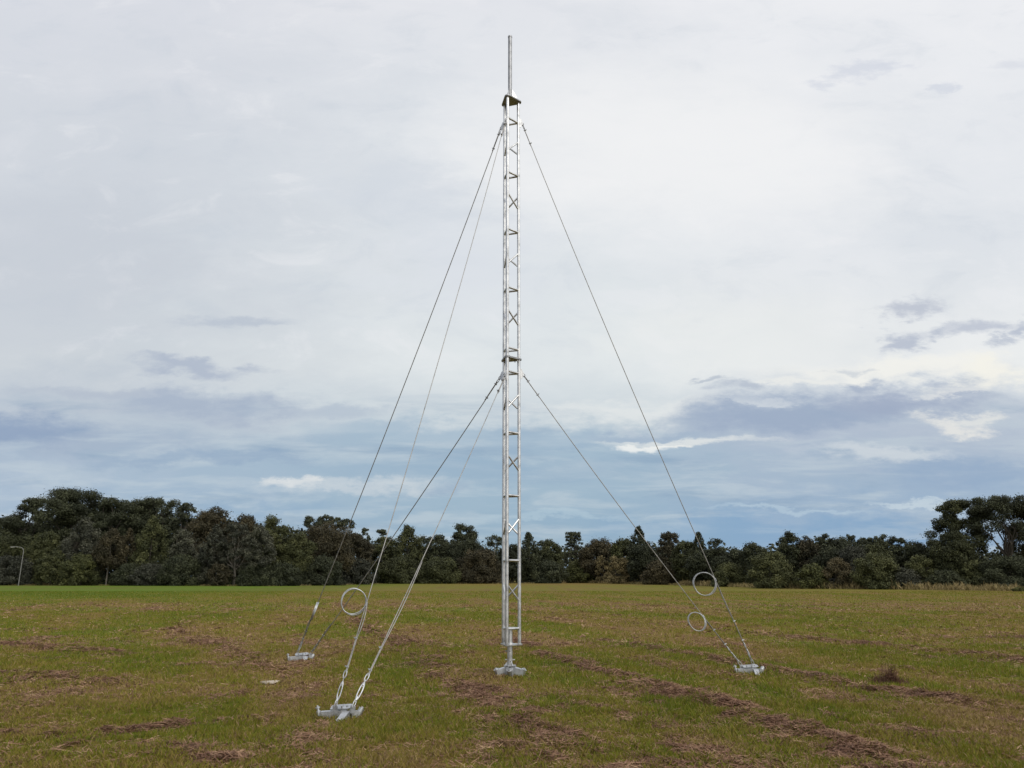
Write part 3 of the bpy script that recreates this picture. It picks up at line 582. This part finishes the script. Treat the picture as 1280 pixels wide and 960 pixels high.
TREES = [
 # name, px, top, width, kind, colour, label, category, dd, kwargs
 ('gum_tree', 4, 646, 62, 'gum', 'dk', 'dark gum tree at the far left edge of the tree line behind the street lamp', 'tree', 14, {}),
 ('gum_tree', 42, 623, 50, 'gum', 'dk', 'wispy gum tree with loose dark tufts against the sky above the street lamp', 'tree', 20, dict(bot=680, gaps=.8)),
 ('gum_tree', 100, 613, 112, 'gum', 'dk', 'tallest dark gum tree of the left tree line with a rounded top', 'tree', 22, dict(dens=1.2)),
 ('gum_tree', 156, 624, 80, 'gum', 'dk', 'dark gum tree with sky gaps just right of the tallest one', 'tree', 24, {}),
 ('gum_tree', 200, 624, 76, 'gum', 'dk', 'flat topped dark gum tree with sky showing under its crown', 'tree', 26, dict(gaps=.85)),
 ('gum_tree', 233, 628, 36, 'gum', 'dk', 'small headed gum tree poking up between the flat topped gum and brown tree', 'tree', 22, {}),
 ('brown_tree', 268, 633, 62, 'dome', 'br', 'broad brownish rounded tree high in the left tree line', 'tree', 16, {}),
 ('brown_tree', 308, 640, 48, 'dome', 'br', 'rust tinged tree right of the broad brownish rounded tree', 'tree', 12, {}),
 ('bushy_tree', 346, 640, 46, 'dome', 'ol', 'olive bushy tree with pale leaves at the end of the high left tree line', 'tree', 6, dict(base_t=.5)),
 ('bushy_tree', 12, 662, 64, 'dome', 'ol', 'olive bushy tree low behind the head of the street lamp', 'tree', 8, dict(base_t=.3)),
 ('bushy_tree', 64, 660, 50, 'dome', 'ol', 'bushy tree with a lighter green tip right of the street lamp', 'tree', 5, {}),
 ('casuarina_tree', 108, 646, 50, 'cone', 'gy', 'feathery grey green tree with a rounded point below the tallest gum', 'tree', 4, dict(pale=True)),
 ('casuarina_tree', 141, 660, 38, 'cone', 'br', 'feathery brown topped tree left of the small pointed brown one', 'tree', 0, dict(base_t=.35, bot=705, pale=True)),
 ('casuarina_tree', 163, 659, 26, 'cone', 'br', 'narrow pointed brown tree in front of the flat topped gum', 'tree', 2, {}),
 ('casuarina_tree', 193, 644, 46, 'cone', 'ol', 'tall olive feathery tree below the flat topped gum', 'tree', 4, {}),
 ('bushy_tree', 235, 656, 36, 'dome', 'gy', 'tree with pale grey leaf clusters in the middle of the left tree line', 'tree', 2, dict(base_t=.62)),
 ('casuarina_tree', 271, 656, 38, 'cone', 'gy', 'grey feathery tree in front of the broad brownish tree', 'tree', 2, dict(base_t=.35)),
 ('gum_tree', 298, 655, 48, 'gum', 'gy', 'thin leaved gum with a pale forked trunk in the left tree line', 'tree', 1, dict(pale=True, gaps=.75, base_t=.35, nc=60)),
 ('shrub', 104, 690, 50, 'bush', 'yg', 'yellow green shrub standing right of the street lamp at the wood edge', 'shrub', -3, dict(base_t=.25)),
 ('shrub', 70, 684, 44, 'bush', 'ol', 'olive shrub between the street lamp and the yellow green shrub', 'shrub', -1, dict(base_t=.4)),
 ('shrub', 18, 692, 56, 'bush', 'gy', 'dark thin shrub directly behind the street lamp pole', 'shrub', -1, dict(base_t=.1)),
 ('shrub', 164, 703, 44, 'bush', 'dk', 'dark shrub at the wood edge under the narrow pointed brown tree', 'shrub', -1, {}),
 ('shrub', 190, 704, 48, 'bush', 'gy', 'grey green shrub at the wood edge under the olive feathery tree', 'shrub', -2, dict(base_t=.25)),
 ('shrub', 232, 692, 56, 'bush', 'dk', 'large dark shrub below the tree with pale leaf clusters', 'shrub', -1, {}),
 ('shrub', 276, 702, 34, 'bush', 'br', 'brown shrub beside the pale forked gum trunk', 'shrub', -2, dict(base_t=.25)),
 ('shrub', 325, 700, 50, 'bush', 'dk', 'dark shrub right of the pale forked gum trunk', 'shrub', -1, {}),
 ('bushy_tree', 330, 652, 40, 'dome', 'gy', 'grey leaved bushy tree in front of the olive bushy one with pale leaves', 'tree', -1, dict(base_t=.5)),
 ('bushy_tree', 374, 664, 50, 'dome', 'ol', 'olive rounded tree with a yellowish front left of the crossing guy wire', 'tree', 3, {}),
 ('umbrella_pine', 392, 642, 22, 'tuft', 'dk', 'leftmost umbrella headed pine rising above the brown trees', 'tree', 22, {}),
 ('umbrella_pine', 408, 642, 22, 'tuft', 'dk', 'umbrella headed pine second from left above the brown trees', 'tree', 22, {}),
 ('umbrella_pine', 420, 643, 20, 'tuft', 'dk', 'umbrella headed pine third from left above the brown trees', 'tree', 22, {}),
 ('umbrella_pine', 433, 646, 20, 'tuft', 'dk', 'rightmost umbrella headed pine beside the upper left guy wire', 'tree', 22, {}),
 ('brown_tree', 410, 654, 78, 'dome', 'br', 'wide brown topped tree beneath the row of umbrella pines', 'tree', 8, dict(base_t=.35)),
 ('brown_tree', 444, 660, 50, 'dome', 'br', 'dull brown tree behind the crossing guy wires', 'tree', 6, dict(base_t=.25)),
 ('shrub', 400, 694, 66, 'bush', 'dk', 'dark shrub at the wood edge below the umbrella pines', 'shrub', 0, dict(base_t=.25)),
 ('shrub', 355, 702, 46, 'bush', 'dk', 'low dark shrub at the wood edge below the olive rounded tree', 'shrub', -1, dict(base_t=.3)),
 ('shrub', 447, 697, 48, 'bush', 'gy', 'greyish shrub behind the round coil of the nearest guy wire', 'shrub', 0, dict(base_t=.2)),
 ('pine_tree', 456, 655, 20, 'dome', 'dk', 'small dark headed pine left of the slender twig topped tree', 'tree', 14, {}),
 ('slender_tree', 477, 660, 13, 'tuft', 'dk', 'small round headed slender tree where two guy wires cross the skyline', 'tree', 16, {}),
 ('bushy_tree', 482, 668, 36, 'dome', 'ol', 'olive tree low behind the bright guy wire at the nearest anchor', 'tree', 10, {}),
 ('casuarina_tree', 510, 656, 44, 'cone', 'ol', 'feathery twin peaked olive tree between the two nearest guy wires', 'tree', 6, dict(base_t=.4)),
 ('bushy_tree', 527, 667, 26, 'dome', 'dk', 'small dark tree right of the feathery twin peaked one', 'tree', 14, {}),
 ('bushy_tree', 547, 665, 36, 'dome', 'dk', 'dark tree just left of the tall black dome shaped one', 'tree', 8, {}),
 ('dome_tree', 581, 650, 38, 'dome', 'dk', 'tall dark dome shaped tree left of the mast', 'tree', 12, dict(base_t=.35, dens=1.3)),
 ('bushy_tree', 583, 672, 62, 'dome', 'dk', 'wide dark tree at the foot of the tall dome shaped one', 'tree', 9, dict(base_t=.35)),
 ('brown_tree', 598, 683, 62, 'bush', 'br', 'low brown bushy tree left of the mast', 'tree', 0, dict(base_t=.35)),
 ('slender_tree', 618, 666, 20, 'tuft', 'dk', 'tall slender tree with bare trunk and open head left of the mast', 'tree', 2, dict(pale=True, gaps=.7)),
 ('shrub', 550, 696, 56, 'bush', 'ol', 'olive shrub right of the doubled guy wire at the wood edge', 'shrub', -2, dict(base_t=.3)),
 ('shrub', 500, 696, 56, 'bush', 'ol', 'dull olive shrub between the two guy wires of the nearest anchor', 'shrub', -2, dict(base_t=.2)),
 ('bushy_tree', 640, 680, 40, 'dome', 'dk', 'dark low tree directly behind the mast', 'tree', 6, dict(base_t=.25)),
 ('pine_tree', 661, 664, 30, 'cone', 'dk', 'dark pointed tree just right of the mast', 'tree', 3, {}),
 ('pine_tree', 676, 668, 22, 'dome', 'dk', 'thin spiky tree behind the dark pointed one right of the mast', 'tree', 12, {}),
 ('bushy_tree', 688, 675, 36, 'dome', 'ol', 'dark olive rounded tree right of the pointed one by the mast', 'tree', 4, dict(base_t=.3)),
 ('gum_tree', 717, 665, 30, 'gum', 'dk', 'open crowned gum tree with sky gaps right of the mast', 'tree', 8, dict(bot=705)),
 ('brown_tree', 748, 674, 50, 'dome', 'br', 'reddish brown rounded tree behind the tan willowy one', 'tree', 4, dict(base_t=.4)),
 ('bushy_tree', 782, 670, 40, 'dome', 'ol', 'dull olive tree behind the lower right guy wire', 'tree', 9, dict(base_t=.3)),
 ('shrub', 727, 697, 46, 'bush', 'yg', 'bright yellow green shrub left of the tan willowy tree', 'shrub', -4, dict(base_t=.25)),
 ('willowy_tree', 772, 692, 36, 'bush', 'tn', 'pale tan willowy tree at the edge of the field right of the mast', 'tree', -5, dict(base_t=.32)),
 ('willowy_tree', 752, 690, 20, 'bush', 'tn', 'narrow brown tan tree touching the pale willowy one', 'tree', -1, dict(base_t=.1)),
 ('pine_tree', 768, 678, 17, 'cone', 'yg', 'small yellow green pointed tree above the tan willowy tree', 'tree', 1, dict(base_t=.3)),
 ('shrub', 680, 700, 60, 'bush', 'dk', 'wide dark shrub at the wood edge right of the mast', 'shrub', -1, dict(base_t=.35)),
 ('pine_tree', 798, 656, 32, 'cone', 'dk', 'tall dark pointed tree touched by the lower right guy wire', 'tree', 2, dict(base_t=.35, dens=1.2)),
 ('bushy_tree', 802, 676, 42, 'dome', 'dk', 'dark bulky tree beneath the tall pointed one at the right guy wire', 'tree', 0, dict(base_t=.2)),
 ('brown_tree', 834, 659, 32, 'dome', 'br', 'dark brown rounded tree between the two right guy wires', 'tree', 3, dict(base_t=.2)),
 ('brown_shrub', 826, 699, 52, 'bush', 'br', 'round reddish brown shrub below the lower right guy wire', 'shrub', -6, dict(base_t=.32)),
 ('bushy_tree', 856, 674, 40, 'dome', 'ol', 'dull olive tree left of the spiky topped pine', 'tree', 2, dict(base_t=.25)),
 ('pine_tree', 873, 664, 28, 'cone', 'dk', 'spiky topped dark pine crossed by the upper right guy wire', 'tree', 0, {}),
 ('bushy_tree', 893, 669, 26, 'dome', 'dk', 'small dark headed tree right of the spiky topped pine', 'tree', 2, {}),
 ('bushy_tree', 880, 686, 50, 'dome', 'dk', 'low dark tree behind the higher coil of the right guy wire', 'tree', -2, dict(base_t=.3)),
 ('bushy_tree', 918, 683, 40, 'dome', 'dk', 'dark tree under the lowest dip of the skyline on the right', 'tree', 2, dict(base_t=.4)),
 ('bushy_tree', 940, 675, 36, 'dome', 'dk', 'dark rounded tree behind the large olive brown shrub', 'tree', 2, {}),
 ('large_shrub', 960, 686, 58, 'bush', 'ol', 'large rounded olive brown shrub right of the coils', 'shrub', -8, dict(base_t=.42)),
 ('shrub', 912, 702, 46, 'bush', 'ol', 'green shrub between the higher coil and the large olive shrub', 'shrub', -5, dict(base_t=.35)),
 ('bushy_tree', 985, 661, 38, 'dome', 'dk', 'tall dark rounded tree behind the large olive brown shrub', 'tree', 6, dict(dens=1.1)),
 ('bushy_tree', 1008, 668, 34, 'dome', 'br', 'dark brown tree left of the row of small pines', 'tree', 6, dict(base_t=.2)),
 ('pine_tree', 1027, 665, 30, 'dome', 'dk', 'leftmost small pine of the dark row on the right skyline', 'tree', 8, dict(dens=1.3)),
 ('pine_tree', 1043, 667, 24, 'dome', 'dk', 'thin pine second from left in the dark row on the right skyline', 'tree', 8, dict(dens=1.3)),
 ('pine_tree', 1061, 664, 30, 'dome', 'dk', 'broad pine in the middle of the dark row on the right skyline', 'tree', 8, dict(dens=1.3)),
 ('pine_tree', 1082, 666, 26, 'dome', 'dk', 'pine right of the middle of the dark row on the right skyline', 'tree', 8, dict(dens=1.3)),
 ('pine_tree', 1099, 664, 26, 'dome', 'dk', 'rightmost thin pine of the dark row on the right skyline', 'tree', 8, dict(dens=1.3)),
 ('bushy_tree', 1050, 674, 66, 'dome', 'dk', 'wide dark tree under the row of small pines', 'tree', 3, dict(base_t=.35)),
 ('bushy_tree', 1062, 681, 44, 'dome', 'gy', 'grey green domed tree behind the broad green shrub', 'tree', -1, dict(base_t=.22)),
 ('bushy_tree', 1092, 674, 46, 'dome', 'ol', 'brown tinged olive tree behind the broad green shrub', 'tree', 1, dict(base_t=.3)),
 ('shrub', 1012, 703, 42, 'bush', 'yg', 'light green shrub left of the tan leaved one', 'shrub', -8, dict(base_t=.15)),
 ('shrub', 1044, 694, 42, 'bush', 'br', 'tan leaved shrub left of the broad green one', 'shrub', -7, dict(base_t=.5)),
 ('large_shrub', 1091, 687, 62, 'bush', 'ol', 'broad dark green shrub at the edge of the field on the right', 'shrub', -8, dict(base_t=.28)),
 ('pine_tree', 1121, 662, 28, 'dome', 'dk', 'single dark pointed tree right of the row of small pines', 'tree', 6, {}),
 ('bushy_tree', 1142, 674, 44, 'dome', 'dk', 'dark tree between the single pointed tree and the big gums', 'tree', 3, {}),
 ('gum_tree', 1192, 626, 74, 'gum', 'ol', 'tall ragged gum tree left of the biggest tree on the right', 'tree', 1, dict(bot=695, gaps=1.0, nc=78, base_t=.3)),
 ('gum_tree', 1247, 621, 92, 'gum', 'dk', 'biggest tree on the right with dark forked limbs showing against the sky', 'tree', 0, dict(bot=690, gaps=.8, nc=84, hole=True)),
 ('gum_tree', 1294, 640, 76, 'gum', 'br', 'brownish gum tree cut by the right edge behind the biggest tree', 'tree', 3, dict(bot=700)),
 ('bushy_tree', 1184, 664, 62, 'dome', 'ol', 'olive bushy tree below the tall ragged gum', 'tree', -3, dict(base_t=.2)),
 ('shrub', 1150, 689, 46, 'bush', 'ol', 'pale olive shrub between the broad green shrub and the big gums', 'shrub', -5, dict(base_t=.4)),
 ('shrub', 1128, 709, 44, 'bush', 'gy', 'low grey green shrub behind the wire fence', 'shrub', -7, dict(base_t=.25)),
 ('shrub', 1214, 700, 52, 'bush', 'ol', 'light olive shrub under the tall ragged gum at the wire fence', 'shrub', -4, dict(base_t=.3)),
 ('shrub', 1258, 694, 84, 'bush', 'dk', 'big dark shrub under the biggest tree on the right', 'shrub', -4, dict(base_t=.2)),
 ('shrub', 1180, 712, 46, 'bush', 'dk', 'low dark shrub at the wire fence below the olive bushy tree', 'shrub', -6, dict(base_t=.25)),
 ('shrub', 1276, 734, 24, 'bush', 'yg', 'small low green bush in the grass at the right edge', 'shrub', -13, dict(base_t=.4)),
]
for nm, px, top, w, kd, col, lab, cat, dd, kw in TREES:
    if px > 700 and kd == 'bush': kw['base_t'] = min(.75, kw.get('base_t', .45)+.22)
    tree(nm, px, top, w, kd, col, lab, cat, dd, **kw)

# far wood closing the gaps behind the nameable trees: one mass
sk = [(-420, 655), (-200, 640), (0, 656), (50, 645), (80, 630), (110, 628), (150, 638), (200, 640), (250, 646), (300, 652), (345, 656), (400, 668), (450, 672), (480, 678), (560, 680), (640, 684), (720, 682), (800, 680), (900, 684), (930, 690), (980, 682), (1060, 676), (1120, 684), (1180, 690), (1300, 690), (1420, 655), (1700, 650)]
V, T = [], []
for px in np.arange(-420, 1700, 9.0):
    for row in range(2):
        Dd = edge_dist(px)+24+row*9+rng.random()*5; top = np.interp(px, *zip(*sk))+rng.random()*6; q = at(px, top, Dd); H = q[2]; r = 2.6
        for z in np.arange(.5, H, 2.1):
            c = np.array([q[0]+rng.normal()*.8, q[1]+rng.normal()*1.2, min(z, H-1)]); v, t = leaves(c, np.array([r, r*.8, 1.7]), 75, .75, .1+.5*rng.random()); V.append(v); T.append(t)
V = np.concatenate(V); me = np_mesh('woodland', V, np.arange(len(V)).reshape(-1, 4), {'tint': np.concatenate(T)})
tag(link('woodland', me, LEAF['dk']), 'dark far woodland filling the gaps behind the trees at the field edge', 'woodland', kind='stuff')

# undergrowth and tall dry grass along the wood edge
UG = leafmat('edge_grass', [(.06, .065, .025), (.13, .12, .045), (.24, .19, .085), (.32, .25, .13)], .15)
V, FF, T = [], [], []; off = 0
n = 52000; px = rng.random(n)*1500-100
Dd = np.array([edge_dist(p) for p in np.linspace(-120, 1420, 200)]); De = np.interp(px, np.linspace(-120, 1420, 200), Dd)
amt = np.interp(px, [-100, 60, 120, 650, 700, 800, 900, 1280, 1400], [.45, .4, .15, .18, .55, .9, 1, 1, 1]); clump = fbm(px*.05, px*0+3, 44, 4)
wid = np.interp(px, [0, 700, 900, 1280], [3, 5, 9, 12]); De = De-wid*rng.random(n)+1
x = (px-640)/F*De*1.0/1.0; x = (px-640)/(F*CP+241*SP)*De; y = De-13.5
L = (.25+.7*rng.random(n))*(.25+1.2*clump)*(.3+.75*amt)*np.where(rng.random(n) < .02, 1.5, 1)*np.interp(px, [700, 820], [1, 1.15]); keep = rng.random(n) < .15+.85*amt
x, y, L = x[keep], y[keep], L[keep]; m = len(x)
v, f, t = blades(m, x, y, np.zeros(m), L, np.full(m, .10), .15+.6*rng.random(m), np.clip(.32+.45*rng.random(m)+.4*(clump[keep]-.5)+.15*amt[keep], 0, 1))
tag(link('tall_grass', np_mesh('tall_grass', v, f, {'tint': t}), UG), 'tall uncut dry grass and weeds growing along the foot of the trees', 'grass', kind='stuff')

# ------------------------------------------------------------------ street lamp, far left
b0 = G(23.5, 727, 0); Dl = 148; P0 = at(23.5, 728, Dl); root = empty('street_lamp', (P0[0], P0[1], 0)); tag(root, 'pale curved street lamp in front of the trees at the far left', 'street lamp')
H = at(26, 682, Dl)[2]
pts = [(0, 0, 0), (0, 0, H*.5), (0, 0, H*.86)]+[(-.9*(1-math.cos(t)), 0, H*.86+H*.10*math.sin(t)) for t in np.linspace(.3, PI/2, 5)]+[(-1.7, 0, H*.975)]
mb = MB(); mb.tube(pts, [.085, .075, .065]+[.055]*6, 10); mb.build('pole', LAMPM, root)
mb = MB(); mb.prism([(-2.55, -.12), (-2.45, -.17), (-1.7, -.13), (-1.62, 0), (-1.7, .13), (-2.45, .17), (-2.55, .12)], H*.96, H*.96+.16); lh = mb.build('lamp_head', LAMPM, root)
mb = MB(); mb.prism([(-2.45, -.11), (-1.9, -.11), (-1.9, .11), (-2.45, .11)], H*.96-.07, H*.96-.003); mb.build('lens', simple('frosted_lens', (.6, .6, .58), .3), lh)

# ------------------------------------------------------------------ wire fence along the right wood edge
fr = empty('wire_fence', (0, 0, 0)); tag(fr, 'thin dark post and wire fence in front of the trees on the right', 'fence')
fp = []
for px in np.arange(930, 1420, 23): q = at(px, 700, edge_dist(px)-1.0-.3*random.random()); fp.append((q[0], q[1]))
for x, y in fp:
    mb = MB(); mb.tube([(x, y, -.2), (x+random.uniform(-.03, .03), y, 1.38)], .05, 8); mb.build('post', POST, fr)
for z in (.35, .62, .9, 1.15, 1.32):
    mb = MB(); mb.tube([(x, y-.05, z) for x, y in fp], .012, 5); mb.build('wire', GALV_D, fr)

# ------------------------------------------------------------------ world: Nishita sky under a broken cloud sheet
w = bpy.data.worlds.new('World'); scene.world = w; w.use_nodes = True; nt = w.node_tree; nd = nt.nodes; ln = nt.links
bg = nd['Background']; bg.inputs['Strength'].default_value = .1
SUN_EL, SUN_AZ = math.radians(46), math.radians(140)     # azimuth clockwise from +Y: behind and right of the camera
sky = nd.new('ShaderNodeTexSky'); sky.sky_type = 'NISHITA'; sky.sun_disc = False; sky.sun_elevation = SUN_EL; sky.sun_rotation = SUN_AZ
tc = nd.new('ShaderNodeTexCoord'); sp = nd.new('ShaderNodeSeparateXYZ'); ln.new(tc.outputs['Generated'], sp.inputs[0])
ya = math_('ABSOLUTE', sp.outputs[1], 0); ya = math_('MAXIMUM', ya, .12)
u = math_('DIVIDE', sp.outputs[0], ya); zz = math_('MAXIMUM', sp.outputs[2], 0.0); v = math_('DIVIDE', zz, ya)
uv = nd.new('ShaderNodeCombineXYZ'); ln.new(u, uv.inputs[0]); ln.new(v, uv.inputs[1])
def noise(sc, det, rough, scale, seed=0.0, dist=0.0):
    mp = nd.new('ShaderNodeMapping'); mp.inputs['Scale'].default_value = (*scale, 1); mp.inputs['Location'].default_value = (seed, seed*.7, 0); ln.new(uv.outputs[0], mp.inputs['Vector'])
    n = nd.new('ShaderNodeTexNoise'); n.inputs['Scale'].default_value = sc; n.inputs['Detail'].default_value = det; n.inputs['Roughness'].default_value = rough; n.inputs['Distortion'].default_value = dist
    ln.new(mp.outputs[0], n.inputs['Vector']); return n
nw = noise(6, 7, .62, (1, 2.6), 3.1); nw2 = noise(1.6, 3, .5, (1, 2.2), 9.0)
def vm(op, a, b_=None, sc=None):
    m = nd.new('ShaderNodeVectorMath'); m.operation = op
    for i, q in enumerate((a, b_)):
        if q is None: continue
        if isinstance(q, tuple): m.inputs[i].default_value = q
        else: ln.new(q, m.inputs[i])
    if sc is not None: m.inputs['Scale'].default_value = sc
    return m.outputs[0]
d1 = vm('MULTIPLY', vm('SUBTRACT', nw.outputs['Color'], (.5, .5, .5)), (.36, .10, 0)); d2 = vm('MULTIPLY', vm('SUBTRACT', nw2.outputs['Color'], (.5, .5, .5)), (.28, .07, 0))
nw3 = noise(26, 6, .65, (1, 2.2), 1.7); d3 = vm('MULTIPLY', vm('SUBTRACT', nw3.outputs['Color'], (.5, .5, .5)), (.10, .035, 0)); d1 = vm('ADD', d1, d3)
wuv = vm('ADD', vm('ADD', uv.outputs[0], d1), d2)
def UV(px, py): d = ray(px, py); return d[0]/d[1], d[2]/d[1]
def vramp(rows):
    r = ramp(nd, [(UV(640, y)[1]/1.0, lin(*c)) for y, c in rows]); r.color_ramp.interpolation = 'EASE' if False else 'LINEAR'; return r
sv = nd.new('ShaderNodeSeparateXYZ'); ln.new(wuv, sv.inputs[0])
rl = vramp([(705, (146, 172, 194)), (660, (150, 175, 200)), (600, (165, 184, 204)), (550, (166, 181, 200)), (510, (186, 196, 208)), (450, (208, 214, 219)), (300, (208, 214, 221)), (0, (221, 224, 231))])
rm = vramp([(705, (150, 176, 196)), (660, (152, 178, 198)), (600, (163, 186, 203)), (550, (165, 187, 204)), (510, (210, 219, 223)), (450, (229, 234, 235)), (300, (226, 231, 235)), (0, (231, 233, 238))])
rr_ = vramp([(705, (122, 160, 198)), (660, (138, 168, 200)), (600, (164, 183, 203)), (550, (178, 190, 207)), (510, (198, 207, 217)), (450, (238, 240, 240)), (300, (232, 235, 239)), (0, (241, 242, 245))])
for r in (rl, rm, rr_): ln.new(sv.outputs[1], r.inputs['Fac'])
def mixc(f, a, b_):
    m = nd.new('ShaderNodeMix'); m.data_type = 'RGBA'
    for k, q in (('Factor', f), ('A', a), ('B', b_)):
        if isinstance(q, (tuple, float, int)): m.inputs[k].default_value = q
        else: ln.new(q, m.inputs[k])
    return m.outputs['Result']
def mrange(x, a, b_, c=0.0, d=1.0, smooth=True):
    m = nd.new('ShaderNodeMapRange'); m.interpolation_type = 'SMOOTHSTEP' if smooth else 'LINEAR'; ln.new(x, m.inputs['Value'])
    for k, q in zip(('From Min', 'From Max', 'To Min', 'To Max'), (a, b_, c, d)): m.inputs[k].default_value = q
    return m.outputs[0]
col = mixc(mrange(sv.outputs[0], -.55, -.02), rl.outputs[0], rm.outputs[0]); col = mixc(mrange(sv.outputs[0], .05, .42), col, rr_.outputs[0])
# fine layered streaks low down, soft mottling higher up
ns = noise(7, 8, .6, (1, 7), 5.5, .4); st = mrange(ns.outputs['Fac'], .42, .66)
low = mrange(v, UV(640, 470)[1], UV(640, 560)[1], 0.0, .55)
low2 = math_('MULTIPLY', low, st); col = mixc(low2, col, lin(196, 208, 216))
ns3 = noise(5, 8, .62, (1, 6), 12.5, .3); st = math_('MULTIPLY', mrange(ns3.outputs['Fac'], .5, .72), mrange(v, UV(640, 470)[1], UV(640, 540)[1], 0.0, .6)); col = mixc(st, col, lin(136, 162, 188))
nh = noise(2.2, 8, .55, (1, 1.9), 21.0, .2); col = mixc(mrange(nh.outputs['Fac'], .48, .70, 0, .22), col, lin(196, 206, 216)); col = mixc(mrange(nh.outputs['Fac'], .46, .28, 0, .30), col, lin(240, 240, 243))
nm = noise(8, 9, .62, (1, 2.0), 33.0, .5); up = mrange(v, UV(640, 520)[1], UV(640, 420)[1])
col = mixc(math_('MULTIPLY', mrange(nm.outputs['Fac'], .50, .72, 0, .22), up), col, lin(188, 199, 212)); col = mixc(math_('MULTIPLY', mrange(nm.outputs['Fac'], .47, .30, 0, .30), up), col, lin(244, 244, 246))
BLOBS = [ # px, py, rx, ry, colour, strength
 (850, 190, 300, 130, (248, 248, 248), .75), (930, 420, 200, 60, (238, 240, 238), .5), (800, 500, 130, 14, (236, 238, 236), .6), (560, 330, 130, 60, (222, 226, 234), .5), (520, 250, 110, 42, (200, 208, 220), .35), (60, 330, 160, 120, (200, 205, 214), .45),
 (230, 452, 80, 13, (170, 181, 200), .75), (285, 398, 80, 7, (180, 190, 205), .6), (290, 498, 120, 22, (160, 174, 196), .7), (50, 540, 120, 24, (138, 158, 188), .75), (140, 492, 90, 8, (176, 186, 202), .6),
 (430, 515, 80, 9, (170, 184, 202), .55), (350, 572, 130, 12, (145, 168, 194), .6), (620, 535, 190, 18, (158, 182, 202), .6), (620, 590, 200, 22, (146, 172, 196), .5),
 (1000, 518, 200, 26, (150, 167, 193), .8), (1150, 462, 190, 18, (250, 248, 240), .75), (1270, 470, 60, 22, (250, 247, 236), .8), (1140, 385, 60, 12, (190, 196, 209), .85), (1150, 425, 38, 15, (182, 190, 206), .85), (1205, 412, 42, 9, (186, 193, 208), .8), (1275, 420, 26, 16, (178, 187, 204), .8),
 (1090, 482, 42, 8, (168, 180, 200), .85), (1190, 506, 120, 22, (155, 168, 193), .8), (885, 474, 28, 4, (185, 194, 206), .8), (930, 484, 42, 7, (180, 190, 205), .8), (800, 535, 110, 10, (160, 178, 200), .6),
 (1080, 88, 50, 13, (212, 217, 228), .7), (1160, 116, 20, 8, (208, 214, 226), .6), (1265, 85, 40, 7, (214, 218, 228), .5),
 (1230, 600, 140, 28, (140, 165, 196), .6), (920, 660, 260, 22, (128, 164, 198), .5), (330, 645, 130, 12, (138, 168, 198), .5),
 (850, 552, 120, 5, (244, 244, 238), .6), (800, 557, 50, 3, (252, 250, 242), .7), (778, 560, 34, 5, (240, 242, 240), .9), (1245, 538, 50, 14, (243, 240, 232), .7), (1110, 568, 100, 9, (216, 222, 226), .7), (345, 605, 40, 7, (228, 230, 230), .9), (385, 602, 22, 6, (230, 231, 230), .85), (440, 610, 110, 10, (208, 215, 220), .6),
 (1010, 478, 60, 5, (246, 245, 238), .6), (1215, 488, 40, 4, (240, 240, 236), .5), (960, 505, 40, 3, (214, 220, 226), .6), (1235, 522, 30, 6, (240, 239, 232), .6), (1060, 460, 30, 5, (196, 204, 214), .6), (700, 556, 40, 6, (150, 175, 198), .5), (130, 592, 130, 16, (188, 201, 213), .5), (1150, 628, 80, 3, (200, 214, 224), .7), (1000, 638, 100, 3, (184, 204, 219), .6), (690, 650, 120, 4, (182, 203, 216), .5), (560, 612, 42, 8, (142, 166, 192), .5),
]
for px, py, rx, ry, c, s in BLOBS:
    u0, v0 = UV(px, py); ru = abs(UV(px+rx, py)[0]-u0); rv = abs(UV(px, py+ry)[1]-v0)
    src = wuv if ry > 9 else vm('ADD', vm('MULTIPLY', d1, (.8, .6, 0)), uv.outputs[0])
    q = vm('MULTIPLY', vm('SUBTRACT', src, (u0, v0, 0)), (1/ru, 1/rv, 0)); m = nd.new('ShaderNodeVectorMath'); m.operation = 'LENGTH'; ln.new(q, m.inputs[0])
    f = mrange(m.outputs['Value'], 1.35, .25, 0, s); col = mixc(f, col, lin(*c))
# unseen sky overhead and behind: grey with added sun-side glow, shaped for mast reflections
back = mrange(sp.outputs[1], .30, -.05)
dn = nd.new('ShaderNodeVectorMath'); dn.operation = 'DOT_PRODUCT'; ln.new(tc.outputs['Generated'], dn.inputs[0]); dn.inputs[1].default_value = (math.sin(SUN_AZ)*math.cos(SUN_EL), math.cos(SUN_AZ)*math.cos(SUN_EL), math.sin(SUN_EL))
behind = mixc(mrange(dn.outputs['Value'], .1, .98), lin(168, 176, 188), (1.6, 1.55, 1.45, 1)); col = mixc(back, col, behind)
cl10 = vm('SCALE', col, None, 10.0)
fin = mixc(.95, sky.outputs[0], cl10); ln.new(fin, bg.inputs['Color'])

sun = bpy.data.lights.new('sun', 'SUN'); sun.energy = 1.15; sun.angle = math.radians(14); sun.color = (1, .96, .90); so = bpy.data.objects.new('sun', sun); C.objects.link(so)
dirv = Vector((math.sin(SUN_AZ)*math.cos(SUN_EL), math.cos(SUN_AZ)*math.cos(SUN_EL), math.sin(SUN_EL))); so.rotation_euler = dirv.to_track_quat('Z', 'Y').to_euler()

vs_ = scene.view_settings; vs_.view_transform = 'Standard'; vs_.look = 'None'; vs_.exposure = 0; vs_.gamma = 1; vs_.use_curve_mapping = False
scene.cycles.max_bounces = 4; scene.cycles.diffuse_bounces = 2; scene.cycles.caustics_reflective = False; scene.cycles.caustics_refractive = False
